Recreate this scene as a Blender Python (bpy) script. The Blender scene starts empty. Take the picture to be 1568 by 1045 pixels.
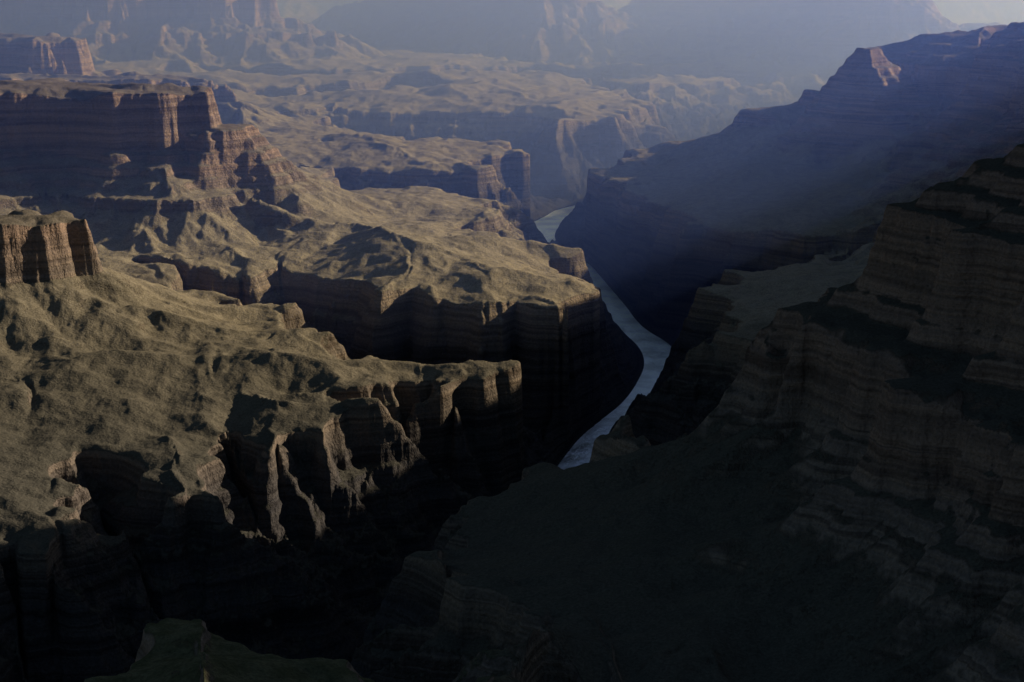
import bpy, math
import numpy as np
from concurrent.futures import ThreadPoolExecutor
from mathutils import Vector
F=np.float32
# World units: 1 unit = 100 m, river at z = 0, viewpoint on the rim at z = 14.
# Rim line of the inner gorge and its side canyons (map coordinates)
G=[(29.9,138.5),(19.7,139.8),(17.4,139.8),(13.4,133.5),(9.6,131.2),(6.7,134.7),(4.2,142.5),(5.2,131.2),(6.9,121.5),(8,116.7),(6.7,112.2),(4.7,105.8),(3.1,105),(0.6,108.9),(-3.2,110.5),(-7,111.4),(-11,113.5),(-13.7,110.5),(-10.7,103.5),(-7.5,98.3),(-4.7,95.4),(-2.8,96.4),(-0.9,93.6),(-0.2,90.1),(-1.3,86.2),(-2.5,82),(-5.2,82.5),(-7,83.4),(-9.2,84.9),(-7,77.4),(-4.8,76),(-2.7,76.4),(-1.1,74.4),(-0.6,69.9),(-1.6,66.7),(-0.4,64.2),(0.3,62.3),(1.4,59.5),(2.1,57.7),(1.7,55.6),(1.4,53),(1,51.4),(-0.1,52.3),(-1.5,51.4),(-2.5,53.3),(-3.4,52.8),(-4.6,54.6),(-5.4,55.1),(-7,57.3),(-7.7,54.6),(-8.8,56.1),(-11.7,57.7),
(-9.4,53.6),(-6.3,51.4),(-5.8,48.9),(-4.4,47.3),(-3.65,46.6),(-2.2,46.5),(-.7,45.5),(-.25,45.1),(-1.3,43.5),(-1.5,44.3),(-2.85,44),(-4,42.8),(-3.4,41.6),(-4.05,40.2),(-4.75,40),(-4.9,39),(-6.25,40.2),(-6.3,38.2),(-5.9,36.3),(-6.4,36),(-7.7,38.0),(-8.9,38.6),(-9.05,37.6),(-8.6,34.7),(-8.2,32.2),(-9.1,32.8),(-9.7,31.4),(-12,31),(-22,22),(-12,14),
(-5.6,20.9),(-5.3,22.1),(-4.75,23.7),(-4,24.4),(-2.65,23.2),(-1.8,22.2),(-1.5,20),(-.6,20),
(.4,25.7),(.3,27),(-.35,28.8),(-.9,30.1),(-1.3,31.9),(-1.1,33.1),(-.3,35.2),(.45,36.4),(1.25,36.7),(1.9,36.5),(2.7,35.4),(4.2,35.1),(5.4,38.7),(6.45,41.6),(7.1,44.6),(6.7,47.3),(5.9,48.9),(5.8,51.6),(7.1,57.9),(8.55,59.3),(12.5,60.6),(13.3,63.6),(10.3,64.2),(7.6,65.6),(6.9,67.5),(5.5,73.5),(4.5,76.8),(3.9,81.6),(4.4,85.4),(6.2,90.7),(9.3,94.9),(10.8,97.4),(14.5,107.4),(18.8,115.8),(26.1,120.5)]
riv_w=[(40,132,.45),(30,128,.45),(20,118,.45),(12,108,.45),(6,103,.45),(3,99,.45),(2.5,96.1,.85),(1.55,92.9,.75),(1.5,88.6,.55),(2.1,84.7,.5),(2.85,82.1,.5),(3.35,77.6,.5),(3.8,73.3,.5),(4.25,68.5,.5),(4.9,65.4,.55),(5.1,62.3,.68),(4.55,59.1,.62),(3.8,56.5,.5),(2.9,54.2,.42),(2.2,51.9,.45),
(1.2,47.5,.4),(0.5,43,.4),(-.7,39,.4),(-2.3,35.6,.4),(-5,31.5,.4),(-7,28.3,.4),(-10,25,.4),(-16,21,.4),(-24,18,.4)]
creeks=[[(4,101,0),(-3,103,.8),(-8,106,1.8),(-13,108,3)],
[(1.8,82.5,0),(-1,80,.5),(-3,79.3,1),(-6,79.5,2),(-9,81,3)],
[(2.2,52,0),(-1,49.3,.3),(-4,50.8,.8),(-6,52.6,1.3),(-8,54.2,2),(-12,56.5,3)],
[(4.5,64,0),(9,63,1.4),(12,62,3)],
[(1.8,49,0),(3.5,43,.8),(5.5,41,2.2)],
[(12,110,0),(8,121,1.6),(3,127,3)]]
# buttes, mesas and sun-blocking walls: rim polygon, top z, cliff height, talus width, inner rise, cap, erosion, name, margin
B=[
([(-11.6,49.6),(-12.4,50.6),(-14.5,51.2),(-18,51.5),(-25,53),(-25,48),(-18,48),(-14,48.6),(-12.3,48.8)],6.6,1.3,9,.05,.3,.5,"rock_butte",1.2),
([(-10.6,66.5),(-11.5,68.5),(-15,70),(-50,73),(-50,66),(-30,65.3),(-20,64.8),(-15,64.8),(-12,65.2)],8.7,1.8,10,.08,.4,.5,"flat_topped_mesa",1.5),
([(-8.9,66),(-9.6,67.6),(-12,68.5),(-12.5,65.2),(-10,65.2)],7.4,.6,5,.1,.5,.35,"flat_topped_mesa",1.0),
([(-8.4,62.5),(-9,65),(-50,68),(-50,61),(-20,61.6),(-12,61.5)],5.6,.4,8,.1,.6,.9,"flat_topped_mesa",.3),
([(-14.8,99.5),(-15.5,101.5),(-22,103),(-34,104),(-34,100),(-20,99),(-16,98.5)],6.6,1.0,9,.1,.3,.9,"low_mesa",1.5),
([(-24,108),(-25,111),(-32,113),(-60,114),(-60,106),(-32,106),(-26,106.5)],8.2,1.8,10,.1,.5,.9,"red_mesa",2),
([(-19.5,153),(-22,160),(-35,165),(-120,175),(-120,150),(-40,148),(-25,150)],9.3,1.6,18,.35,4,1.6,"distant_mesa",3),
([(-15.5,150),(-19,157),(-60,160),(-60,143),(-30,145)],6.6,.8,11,.1,.5,1.6,"distant_mesa",1),
([(3,166),(4,164),(5,167),(1,180),(-8,195),(-12,190),(-3,175)],10.2,1.2,17,.3,1,1.3,"distant_ridge",3),
([(7,160),(9,158),(10,162),(6,166)],6.2,.7,8,.1,.5,1.3,"distant_ridge",1),
([(28,151),(29.5,149.5),(30,152),(29,156),(24,170),(20,180),(16,185),(20,168)],10.3,1.0,15,.3,1,1.3,"distant_peak",3),
([(33,149),(38,146),(41,149),(36,153)],7.0,.7,9,.1,.5,1.3,"distant_peak",1),
([(-260,235),(-60,232),(-20,248),(0,238),(20,252),(60,235),(100,235),(300,215),(400,400),(-260,400)],13,3,35,.12,5,2,"far_canyon_rim",8),
([(18.4,83),(17,86),(17,92),(30,100),(24,84),(19,79.5)],8.5,1.3,11,.3,1.6,.6,"pointed_butte",1),
([(14.4,82.5),(13,87),(16,92),(22,92),(22,80),(17,80)],6.8,.9,12,.1,.5,.7,"pointed_butte",1.5),
([(11,89),(12,92),(20,92),(20,84),(13,84.5)],5.9,.6,7,.1,.5,.8,"pointed_butte",1),
([(15.5,82.8),(15.7,83.2),(16.0,83.0),(15.8,82.6)],9.1,.5,7,.1,.2,.25,"pointed_butte",1),
([(20.5,84),(19.8,79),(19.5,72),(18.5,65),(17.5,57),(18,48),(24,40),(70,38),(130,60),(130,110),(40,105),(24,92)],9.1,1.6,10,.5,1.8,.8,"sun_blocker_wall",1.5),  # mostly out of view; wall shaped to keep sun off the right bank
([(19,50),(21,52),(70,46),(70,30),(17,36),(15,42),(16,47)],13,2,4,.5,2,.8,"sun_blocker_wall",1.5),  # unseen high block, added to throw shade over the near left
([(5.8,36.5),(7,38.5),(9,41),(14,43),(60,45),(60,5),(12,5),(8,16),(7.2,22),(7.0,27),(6.2,31),(5.4,34)],7.0,1.7,8,.2,.4,.7,"stepped_cliff",1.0),
([(7.6,35),(9,37.5),(12,39.5),(60,41),(60,5),(14,5),(10,16),(9,22),(8.8,28),(8,32)],9.0,1.3,6,.6,2.4,.7,"stepped_cliff",1.0),
]
# shallow side valleys that cut the far platform into separate benches
valleys=[([(-22,138,2.2),(-12,135,2.2),(-4,139,2.2),(3,143,2.2),(10,140,2.2),(16,141,2.2)],3.4),
([(-14,176,2.5),(2,152,2.5),(12,150,2.5),(20,156,2.5),(26,140,2.5)],3.6),
([(-30,124,1.6),(-20,119,1.6),(-12,121,1.6),(-6,126,1.2)],2.4),
([(30,175,2.4),(46,172,2.4),(60,160,2.4)],4.),
([(-40,200,2.4),(-5,205,2.4),(14,196,2.4),(30,210,2.4),(60,195,2.4)],5.)]
u=np.concatenate([np.linspace(-.8,-.302,61)[:-1],np.linspace(-.302,.302,1101),np.linspace(.302,1.3,101)[1:]]).astype(F)
NC=len(u); NR=2001
Y1=np.exp(np.linspace(math.log(13),math.log(300),NR)).astype(F)
uh=u[::2]; Yh=Y1[::2]
X=(u[None,:]*Y1[:,None]).astype(F); Y=np.repeat(Y1[:,None],NC,1)
Xh=X[::2,::2].copy(); Yhh=Y[::2,::2].copy()
rng=np.random.RandomState(7)
def up(a):
    r=np.empty((NR,a.shape[1]),F); r[::2]=a; r[1::2]=.5*(a[:-1]+a[1:])
    o=np.empty((NR,NC),F); o[:,::2]=r; o[:,1::2]=.5*(r[:,:-1]+r[:,1:])
    return o
ang=rng.rand(256,256)*2*np.pi
GX,GY=np.cos(ang).astype(F),np.sin(ang).astype(F)
def pn(x,y):
    ix=np.floor(x).astype(np.int32); iy=np.floor(y).astype(np.int32)
    fx=x-ix; fy=y-iy
    sx=fx*fx*fx*(fx*(fx*6-15)+10); sy=fy*fy*fy*(fy*(fy*6-15)+10)
    def g(i,j):
        a=(ix+i)&255; b=(iy+j)&255
        return GX[a,b]*(fx-i)+GY[a,b]*(fy-j)
    n0=g(0,0)*(1-sx)+g(1,0)*sx; n1=g(0,1)*(1-sx)+g(1,1)*sx
    return (n0*(1-sy)+n1*sy)*F(1.5)
def par(fn,*arrs):
    n=arrs[0].shape[0]; cs=[(i,min(i+40,n)) for i in range(0,n,40)]
    with ThreadPoolExecutor(8) as ex:
        rs=list(ex.map(lambda c: fn(*[a[c[0]:c[1]] for a in arrs]),cs))
    if isinstance(rs[0],tuple): return tuple(np.concatenate([r[k] for r in rs]) for k in range(len(rs[0])))
    return np.concatenate(rs)
def fbm(x,y,s,o,ox=0.,gain=.5,ridge=False):
    def f(a,b):
        r=0; am=1.
        for k in range(o):
            v=pn(a*F(2**k/s)+F(ox+17.3*k),b*F(2**k/s)+F(ox*.7+9.1*k))
            if ridge: v=F(.5)-np.abs(v)*2
            r=r+F(am)*v; am*=gain
        return r
    return par(f,x,y)
def sst(x,a,b):
    t=np.clip((x-a)/(b-a),0,1); return t*t*(3-2*t)
R2=(rng.rand(256,256,2)*.5).astype(F)
def ero_fn(cell):
    def f(x,y,dx,dy):
        px=x/F(cell)+F(31.7*cell); py=y/F(cell)+F(11.3)
        ix=np.floor(px).astype(np.int32); iy=np.floor(py).astype(np.int32); fx=px-ix; fy=py-iy
        v=np.zeros_like(x); s=np.zeros_like(x); w_=np.zeros_like(x)
        for i in range(-2,2):
            for j in range(-2,2):
                h=R2[(ix-i)&255,(iy-j)&255]
                ax=fx+i-h[...,0]; ay=fy+j-h[...,1]
                w=np.exp(-2*(ax*ax+ay*ay)); m=(ax*dx+ay*dy)*F(2*np.pi)
                v+=np.cos(m)*w; s-=np.sin(m)*w; w_+=w
        return v/w_,s/w_
    return f
def polysd(px,py,poly):
    P=np.array(poly,F); d=np.full(px.shape,1e9,F); ins=np.zeros(px.shape,bool)
    n=len(P)
    for i in range(n):
        a=P[i]; b=P[(i+1)%n]; e=b-a
        wx=px-a[0]; wy=py-a[1]
        t=np.clip((wx*e[0]+wy*e[1])/max(float(e@e),1e-9),0,1)
        d=np.minimum(d,(wx-e[0]*t)**2+(wy-e[1]*t)**2)
        if abs(float(e[1]))>1e-9:
            c=((a[1]<=py)!=(b[1]<=py)); ins^= c & (px < a[0]+wy/e[1]*e[0])
    d=np.sqrt(d); return np.where(ins,-d,d).astype(F)
def linesd(px,py,L):
    d=np.full(px.shape,1e9,F); v=np.zeros(px.shape,F)
    for (a,b) in zip(L[:-1],L[1:]):
        ex,ey=b[0]-a[0],b[1]-a[1]; wx=px-F(a[0]); wy=py-F(a[1])
        t=np.clip((wx*F(ex)+wy*F(ey))/F(ex*ex+ey*ey),0,1)
        q=(wx-F(ex)*t)**2+(wy-F(ey)*t)**2
        m=q<d; d=np.where(m,q,d); v=np.where(m,F(a[2])+F(b[2]-a[2])*t,v)
    return np.sqrt(d),v
def catmull(P,n=8):
    P=np.array(P,float); out=[]
    Q=np.vstack([2*P[0]-P[1],P,2*P[-1]-P[-2]])
    for i in range(1,len(Q)-2):
        for k in range(n):
            t=k/n
            out.append(.5*((2*Q[i])+(-Q[i-1]+Q[i+1])*t+(2*Q[i-1]-5*Q[i]+4*Q[i+1]-Q[i+2])*t*t+(-Q[i-1]+3*Q[i]-3*Q[i+1]+Q[i+2])*t**3))
    out.append(P[-1]); return [tuple(o) for o in out]
RIV=catmull(riv_w,4)
sc=np.clip(Yhh/60,.6,2.5)
wx=Xh+fbm(Xh,Yhh,5.,4,3.1)*F(.6)*sc; wy=Yhh+fbm(Xh,Yhh,5.,4,55.7)*F(.6)*sc
dG=par(lambda a,b: polysd(a,b,G),wx,wy)
dR,rw=par(lambda a,b: linesd(a,b,RIV),Xh,Yhh)
dB=[par(lambda a,b,p=b_[0]: polysd(a,b,p),wx,wy) for b_ in B]
val=np.zeros_like(Xh)
for L_,wd in valleys:
    d,v=par(lambda a,b: linesd(a,b,L_),wx,wy)
    val=np.maximum(val,v*(F(.45)*sst(d,wd,wd*.78)+F(.55)*sst(d,wd*.8,0)))
wt=1/(dR+.2)**3; zb=0*wt; Wt=wt.copy(); dRv=dR-rw; dMin=dRv.copy()
for c in creeks:
    d,v=par(lambda a,b: linesd(a,b,c),wx,wy)
    w=1/(d+.2)**3; zb+=w*v; Wt+=w; dMin=np.minimum(dMin,np.maximum(d-.05,0.01))
zb/=Wt; zb*=sst(dRv,0.,.8)
def butte(d,b,soft=False):
    _,zt,hc,w,rise,cap=b[:6]; z0=F(2.4 if zt<9.25 and w<16 else 1.5); cw=F(.2+.2*hc if not soft else 1.0)
    top=zt+np.minimum(np.maximum(-d,0)*F(rise),F(cap))
    cl=zt-hc*np.clip(d/cw,0,1)
    ta=z0+(zt-hc-z0)*np.power(1-np.clip((d-cw)/F(w*1.25),0,1),F(1.5))
    return np.where(d<0,top,np.where(d<cw,cl,ta)).astype(F)
def compose(x,y,dG,dR,zb,dB,base,E,soft,cliffk=.55,crag=0):
    H=base+np.minimum(np.maximum(dG,0),9)*F(.075)
    H=H+sst(y,27.5,24.5)*sst(x,1.5,-.5)
    for d,b in zip(dB,B):
        hb=butte(d,b,soft); k=F(.15)
        h=np.clip(.5+.5*(hb-H)/k,0,1); H=H*(1-h)+hb*h+k*h*(1-h)
    gi=np.maximum(-dG,0); cw=F(.17 if not soft else .5)
    Hc=H-cliffk*np.clip(gi/cw,0,1)
    r=np.maximum(dR,0); s=r/(r+np.maximum(gi-cw,0)+F(1e-3))
    s=np.clip(s,0,1)
    hg=zb+(Hc-zb)*(F(.8)*s+F(.2)*s*s)
    if E is not None: hg=hg+(F(.38)*E+crag)*4*s*(1-s)*sst(Hc-zb,.2,1.5)
    h=np.where(gi>cw,hg,Hc)
    bed=sst(-dR,0,.12)
    return np.where(dR<=0,F(-.22)*bed,np.maximum(h,F(.02)*np.clip(dR*5,0,1)))
hum=fbm(Xh,Yhh,4.,2,9.)
tilt=np.clip(Yhh-50,-14,7)*F(.05)*sst(Xh,3,-1)*sst(Yhh,28,33)*sst(Yhh,66,60)
baseh=F(3.95)+tilt+hum*F(.15)+np.maximum(fbm(Xh,Yhh,6.,2,140.),0)*F(.45)*sst(dG,.3,3)-F(.4)*np.exp(-((Xh-1.6)**2+(Yhh-59)**2)/6)-val
hs=compose(Xh,Yhh,dG,np.where(dRv<dMin,dRv,dMin),zb,dB,baseh,None,True)
def blur(a,n):
    for _ in range(n):
        a[1:-1]=(a[:-2]+2*a[1:-1]+a[2:])/4; a[:,1:-1]=(a[:,:-2]+2*a[:,1:-1]+a[:,2:])/4
    return a
hs=blur(hs,8)
gx=np.gradient(hs,uh,axis=1)/Yhh; gy=np.gradient(hs,Yh,axis=0)-uh[None,:]*gx
gx=gx.astype(F); gy=gy.astype(F)
E=np.zeros_like(hs)
def octave(E,x,y,gx,gy,cell,amp):
    m=np.sqrt(gx*gx+gy*gy)+F(1e-5); st=m/(m+F(.05))
    dx=(-gy/m*st).astype(F); dy=(gx/m*st).astype(F)
    v,s=par(ero_fn(cell),x,y,dx,dy)
    E=E+F(amp*cell)*v*st
    return E,gx+F(.9*amp)*s*dx*3,gy+F(.9*amp)*s*dy*3
for cell,amp in [(7,.10),(3.2,.17),(1.6,.19)]:
    E,gx,gy=octave(E,Xh,Yhh,gx,gy,cell,amp)
E=up(E);gx=up(gx);gy=up(gy)
E0=E.copy()
for cell,amp in [(.8,.18),(.4,.16),(.2,.14)]:
    E,gx,gy=octave(E,X,Y,gx,gy,cell,amp)
dGf=up(dG); zbf=up(zb); dRf=up(dRv); dMf=up(dMin)
n1=fbm(X,Y,.9,5,21.)
crag=fbm(X,Y,2.2,7,300.,.6,True)*F(.34)
Ed=E+n1*F(.12)
dMm=np.where(dRf<.4,dRf,np.maximum(np.minimum(dMf,dRf),.01))
base=up(baseh)+n1*F(.015)
ck=np.maximum(F(.36)+fbm(X,Y,2.5,3,210.)*F(.4),.05)
dBf=[up(d) for d in dB]
Z=compose(X,Y,dGf+(E0*F(.85)+(E-E0)*F(.6)+n1*F(.15))*F(.9),dMm,zbf,[d-Ed*F(B[k][6]) for k,d in enumerate(dBf)],base,E,False,ck,crag)
Z=Z+(E0*F(.18)+(E-E0)*F(.07))*sst(Z,1.8,3.2)*sst(dRf,0,1)
L=F(.40); q=(Z+fbm(X,Y,9.,2,70.)*F(.25))/L; fr=q-np.floor(q)
Z=Z+(sst(fr,.2,.8)-fr)*L*F(.75)*sst(Z,4.9,5.8)*(F(.75)+F(.5)*fbm(X,Y,4.,2,33.))
Z=Z+(sst(fr,.2,.8)-fr)*L*F(.5)*sst(Z,1.2,1.8)*sst(-dGf,.0,.3)*sst(Z,3.9,3.5)
Z=Z+n1*F(.02)*sst(Z,.05,.6)
Z=Z.astype(F)
co_all=np.stack([X,Y,Z],-1).reshape(-1,3)
idx=np.arange(NR*NC,dtype=np.int32).reshape(NR,NC)
quads=np.stack([idx[:-1,:-1],idx[:-1,1:],idx[1:,1:],idx[1:,:-1]],-1).reshape(-1,4)
def mesh_from(name,co,q):
    me=bpy.data.meshes.new(name)
    me.vertices.add(len(co)); me.vertices.foreach_set("co",co.astype(F).ravel())
    me.loops.add(len(q)*4); me.loops.foreach_set("vertex_index",q.astype(np.int32).ravel())
    me.polygons.add(len(q)); me.polygons.foreach_set("loop_start",np.arange(0,len(q)*4,4,dtype=np.int32))
    me.update(calc_edges=True); me.shade_smooth()
    ob=bpy.data.objects.new(name,me); bpy.context.scene.collection.objects.link(ob); return ob
# each landform becomes its own object; the rest is the canyon floor / plateau sheet
names=["canyon_terrain"]; lab=np.zeros((NR,NC),np.int8)
for k,b in enumerate(B):
    if b[7] not in names: names.append(b[7])
    lab[(dBf[k]<b[8])&(lab==0)]=names.index(b[7])
names.append("foreground_hill"); lab[(Y<26.5)&(X<0)&(dGf>-.3)&(X>-9)&(lab==0)]=len(names)-1
fl=lab[:-1,:-1].ravel(); terr=[]
remap=np.zeros(NR*NC,np.int32)
for i,nm in enumerate(names):
    q_=quads[fl==i]
    if len(q_)==0: continue
    used=np.zeros(NR*NC,bool); used[q_.ravel()]=True
    ids=np.nonzero(used)[0]; remap[ids]=np.arange(len(ids))
    terr.append(mesh_from(nm,co_all[ids],remap[q_]))
# river water
rc=np.array(catmull(riv_w,10)); tg=np.gradient(rc[:,:2],axis=0); tg/=np.linalg.norm(tg,axis=1)[:,None]
nrm=np.stack([-tg[:,1],tg[:,0]],1)
cols=np.linspace(-1,1,5); RX=rc[:,0:1]+nrm[:,0:1]*cols[None]*(rc[:,2:3]+.06); RY=rc[:,1:2]+nrm[:,1:2]*cols[None]*(rc[:,2:3]+.06)
ri=np.arange(RX.size).reshape(RX.shape)
river=mesh_from("river",np.stack([RX,RY,0*RX],-1).reshape(-1,3),np.stack([ri[:-1,:-1],ri[:-1,1:],ri[1:,1:],ri[1:,:-1]],-1).reshape(-1,4))
# ---------------- materials ----------------
def newmat(n):
    m=bpy.data.materials.new(n); m.use_nodes=True; nt=m.node_tree; nt.nodes.clear(); return m,nt
m,nt=newmat("canyon_rock"); N=nt.nodes.new; K=nt.links.new
def math_(op,a,b=None,c=None,clamp=False):
    n=N("ShaderNodeMath"); n.operation=op; n.use_clamp=clamp
    for i,v in enumerate([a,b,c]):
        if v is None: continue
        if isinstance(v,(int,float)): n.inputs[i].default_value=v
        else: K(v,n.inputs[i])
    return n.outputs[0]
def mapr(v,a,b,c=0,d=1):
    n=N("ShaderNodeMapRange"); n.interpolation_type='SMOOTHSTEP'
    K(v,n.inputs[0])
    for i,x in enumerate([a,b,c,d]): n.inputs[i+1].default_value=x
    return n.outputs[0]
def noise(vec,s,det=4,rough=.55):
    n=N("ShaderNodeTexNoise"); n.inputs['Scale'].default_value=s; n.inputs['Detail'].default_value=det; n.inputs['Roughness'].default_value=rough
    K(vec,n.inputs['Vector']); return n.outputs[0]
def ramp(f,st):
    n=N("ShaderNodeValToRGB"); K(f,n.inputs[0]); e=n.color_ramp.elements
    while len(e)<len(st): e.new(.5)
    for k,(p,c) in enumerate(st): e[k].position=p; e[k].color=(*c,1)
    return n.outputs[0]
def mix(f,a,b,mode='MIX'):
    n=N("ShaderNodeMix"); n.data_type='RGBA'; n.blend_type=mode
    for s,v in ((n.inputs[0],f),(n.inputs[6],a),(n.inputs[7],b)):
        if isinstance(v,(int,float)): s.default_value=v
        elif isinstance(v,tuple): s.default_value=(*v,1)
        else: K(v,s)
    return n.outputs[2]
geo=N("ShaderNodeNewGeometry"); pos=geo.outputs['Position']
sp=N("ShaderNodeSeparateXYZ"); K(pos,sp.inputs[0]); sn=N("ShaderNodeSeparateXYZ"); K(geo.outputs['Normal'],sn.inputs[0])
z=sp.outputs[2]; nz=sn.outputs[2]
def vscale(a,b,c):
    n=N("ShaderNodeVectorMath"); n.operation='MULTIPLY'; K(pos,n.inputs[0]); n.inputs[1].default_value=(a,b,c); return n.outputs[0]
big=noise(pos,.35,2); med=noise(pos,3,3,.6); fine=noise(pos,18,3,.65)
strata=noise(vscale(.08,.08,4.2),1.0,3,.6)
flute=noise(vscale(6,6,.5),1.0,2,.6)
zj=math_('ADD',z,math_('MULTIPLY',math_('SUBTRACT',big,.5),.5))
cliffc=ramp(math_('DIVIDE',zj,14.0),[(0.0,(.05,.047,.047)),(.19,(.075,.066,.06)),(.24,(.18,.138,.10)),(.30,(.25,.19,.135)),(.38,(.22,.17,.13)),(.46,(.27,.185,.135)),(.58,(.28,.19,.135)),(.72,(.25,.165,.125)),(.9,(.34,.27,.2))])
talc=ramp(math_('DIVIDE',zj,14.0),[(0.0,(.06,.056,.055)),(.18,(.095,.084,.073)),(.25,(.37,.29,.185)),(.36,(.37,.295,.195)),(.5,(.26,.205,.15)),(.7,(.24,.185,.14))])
talc=mix(mapr(med,.35,.7),talc,mix(1.0,talc,(.76,.76,.76),'MULTIPLY'))
near_shade=math_('MULTIPLY',mapr(math_('ADD',sp.outputs[1],math_('MULTIPLY',big,8)),60,42),.84)  # dimmer light on the nearer ground, painted in as a darker tint
talc=mix(near_shade,talc,(.082,.073,.053))
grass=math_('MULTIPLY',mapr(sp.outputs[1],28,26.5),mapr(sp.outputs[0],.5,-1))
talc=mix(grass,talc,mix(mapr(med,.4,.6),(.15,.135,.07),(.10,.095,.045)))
cl=mix(1.0,cliffc,ramp(strata,[(0.3,(.5,.48,.47)),(.47,(1,1,1)),(.55,(1.35,1.3,1.22)),(.63,(.65,.63,.63)),(.72,(1.1,1.05,1.0))]),'MULTIPLY')
steep=math_('SUBTRACT',1.0,mapr(math_('ADD',nz,math_('MULTIPLY',math_('SUBTRACT',fine,.5),.25)),.62,.88))
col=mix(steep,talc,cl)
col=mix(1.0,col,ramp(fine,[(.3,(.72,.72,.72)),(.7,(1.22,1.22,1.22))]),'MULTIPLY')
vo=N("ShaderNodeTexVoronoi"); vo.inputs['Scale'].default_value=22; K(pos,vo.inputs['Vector'])
shr=math_('MULTIPLY',math_('SUBTRACT',1.0,mapr(vo.outputs['Distance'],.15,.4)),math_('MULTIPLY',mapr(nz,.75,.9),mapr(z,3.0,3.4)))
col=mix(math_('MULTIPLY',shr,.45),col,(.045,.046,.03))
bs=N("ShaderNodeBsdfDiffuse")
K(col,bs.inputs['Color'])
hgt=math_('ADD',math_('MULTIPLY',med,.045),math_('MULTIPLY',fine,.026))
hgt=math_('ADD',hgt,math_('MULTIPLY',steep,math_('ADD',math_('ADD',math_('MULTIPLY',med,.07),math_('MULTIPLY',flute,.04)),math_('ADD',math_('MULTIPLY',strata,.13),math_('MULTIPLY',fine,.035)))))
bp=N("ShaderNodeBump"); bp.inputs['Strength'].default_value=.95; bp.inputs['Distance'].default_value=1.0; K(hgt,bp.inputs['Height']); K(bp.outputs[0],bs.inputs['Normal'])
o=N("ShaderNodeOutputMaterial"); K(bs.outputs[0],o.inputs[0])
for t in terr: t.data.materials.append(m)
m,nt=newmat("river_water"); N=nt.nodes.new; K=nt.links.new
geo=N("ShaderNodeNewGeometry"); pos=geo.outputs['Position']
patch=noise(pos,.9,3,.6)
bs=N("ShaderNodeBsdfPrincipled"); bs.inputs['Metallic'].default_value=1.0
K(mix(mapr(patch,.35,.6),(.72,.72,.7),(1,1,1)),bs.inputs['Base Color']); K(mapr(patch,.35,.65,.28,.5),bs.inputs['Roughness'])
b=N("ShaderNodeBump"); b.inputs['Strength'].default_value=.8; b.inputs['Distance'].default_value=.12; K(noise(pos,5,5,.6),b.inputs['Height']); K(b.outputs[0],bs.inputs['Normal'])
o=N("ShaderNodeOutputMaterial"); K(bs.outputs[0],o.inputs[0]); river.data.materials.append(m)
def haze(name,lo,hi,dens,colr,g_):
    me=bpy.data.meshes.new(name)
    vs=[(x,y,zz) for x in (lo[0],hi[0]) for y in (lo[1],hi[1]) for zz in (lo[2],hi[2])]
    me.from_pydata(vs,[],[(0,1,3,2),(4,6,7,5),(0,4,5,1),(2,3,7,6),(0,2,6,4),(1,5,7,3)]); me.update()
    ob=bpy.data.objects.new(name,me); bpy.context.scene.collection.objects.link(ob)
    m,nt=newmat(name); v=nt.nodes.new("ShaderNodeVolumeScatter"); v.inputs['Color'].default_value=(*colr,1); v.inputs['Density'].default_value=dens; v.inputs['Anisotropy'].default_value=g_
    o=nt.nodes.new("ShaderNodeOutputMaterial"); nt.links.new(v.outputs[0],o.inputs['Volume']); me.materials.append(m)
    return ob
haze("atmospheric_haze",(-230,50,-1),(240,92,12),.0105,(.20,.32,1.0),.5)
haze("atmospheric_haze.001",(-230,92.01,-1),(240,299,12),.025,(.38,.48,1.0),.62)
# ---------------- light ----------------
EL=math.radians(17.5); AZ=math.radians(60)
sd=bpy.data.lights.new("sun","SUN"); sd.energy=5; sd.angle=math.radians(.5); sd.color=(1,.92,.82)
so=bpy.data.objects.new("sun",sd); bpy.context.scene.collection.objects.link(so)
v=Vector((math.sin(AZ)*math.cos(EL),math.cos(AZ)*math.cos(EL),math.sin(EL)))
so.rotation_euler=(-v).to_track_quat('-Z','Y').to_euler()
w=bpy.data.worlds.new("World"); bpy.context.scene.world=w; w.use_nodes=True
bg=w.node_tree.nodes['Background']; sk=w.node_tree.nodes.new("ShaderNodeTexSky"); sk.sky_type='NISHITA'; sk.sun_disc=False
sk.sun_elevation=EL; sk.sun_rotation=AZ; sk.ozone_density=3.5
w.node_tree.links.new(sk.outputs[0],bg.inputs[0]); bg.inputs[1].default_value=.04
cam=bpy.data.cameras.new("camera"); co=bpy.data.objects.new("camera",cam); bpy.context.scene.collection.objects.link(co)
cam.sensor_width=36; cam.lens=18/math.tan(math.radians(15)); cam.clip_end=2000; cam.clip_start=.1
co.location=(0,0,14); co.rotation_euler=(math.radians(78),0,0); bpy.context.scene.camera=co
vs=bpy.context.scene.view_settings; vs.view_transform='Standard'; vs.look='None'; vs.exposure=0
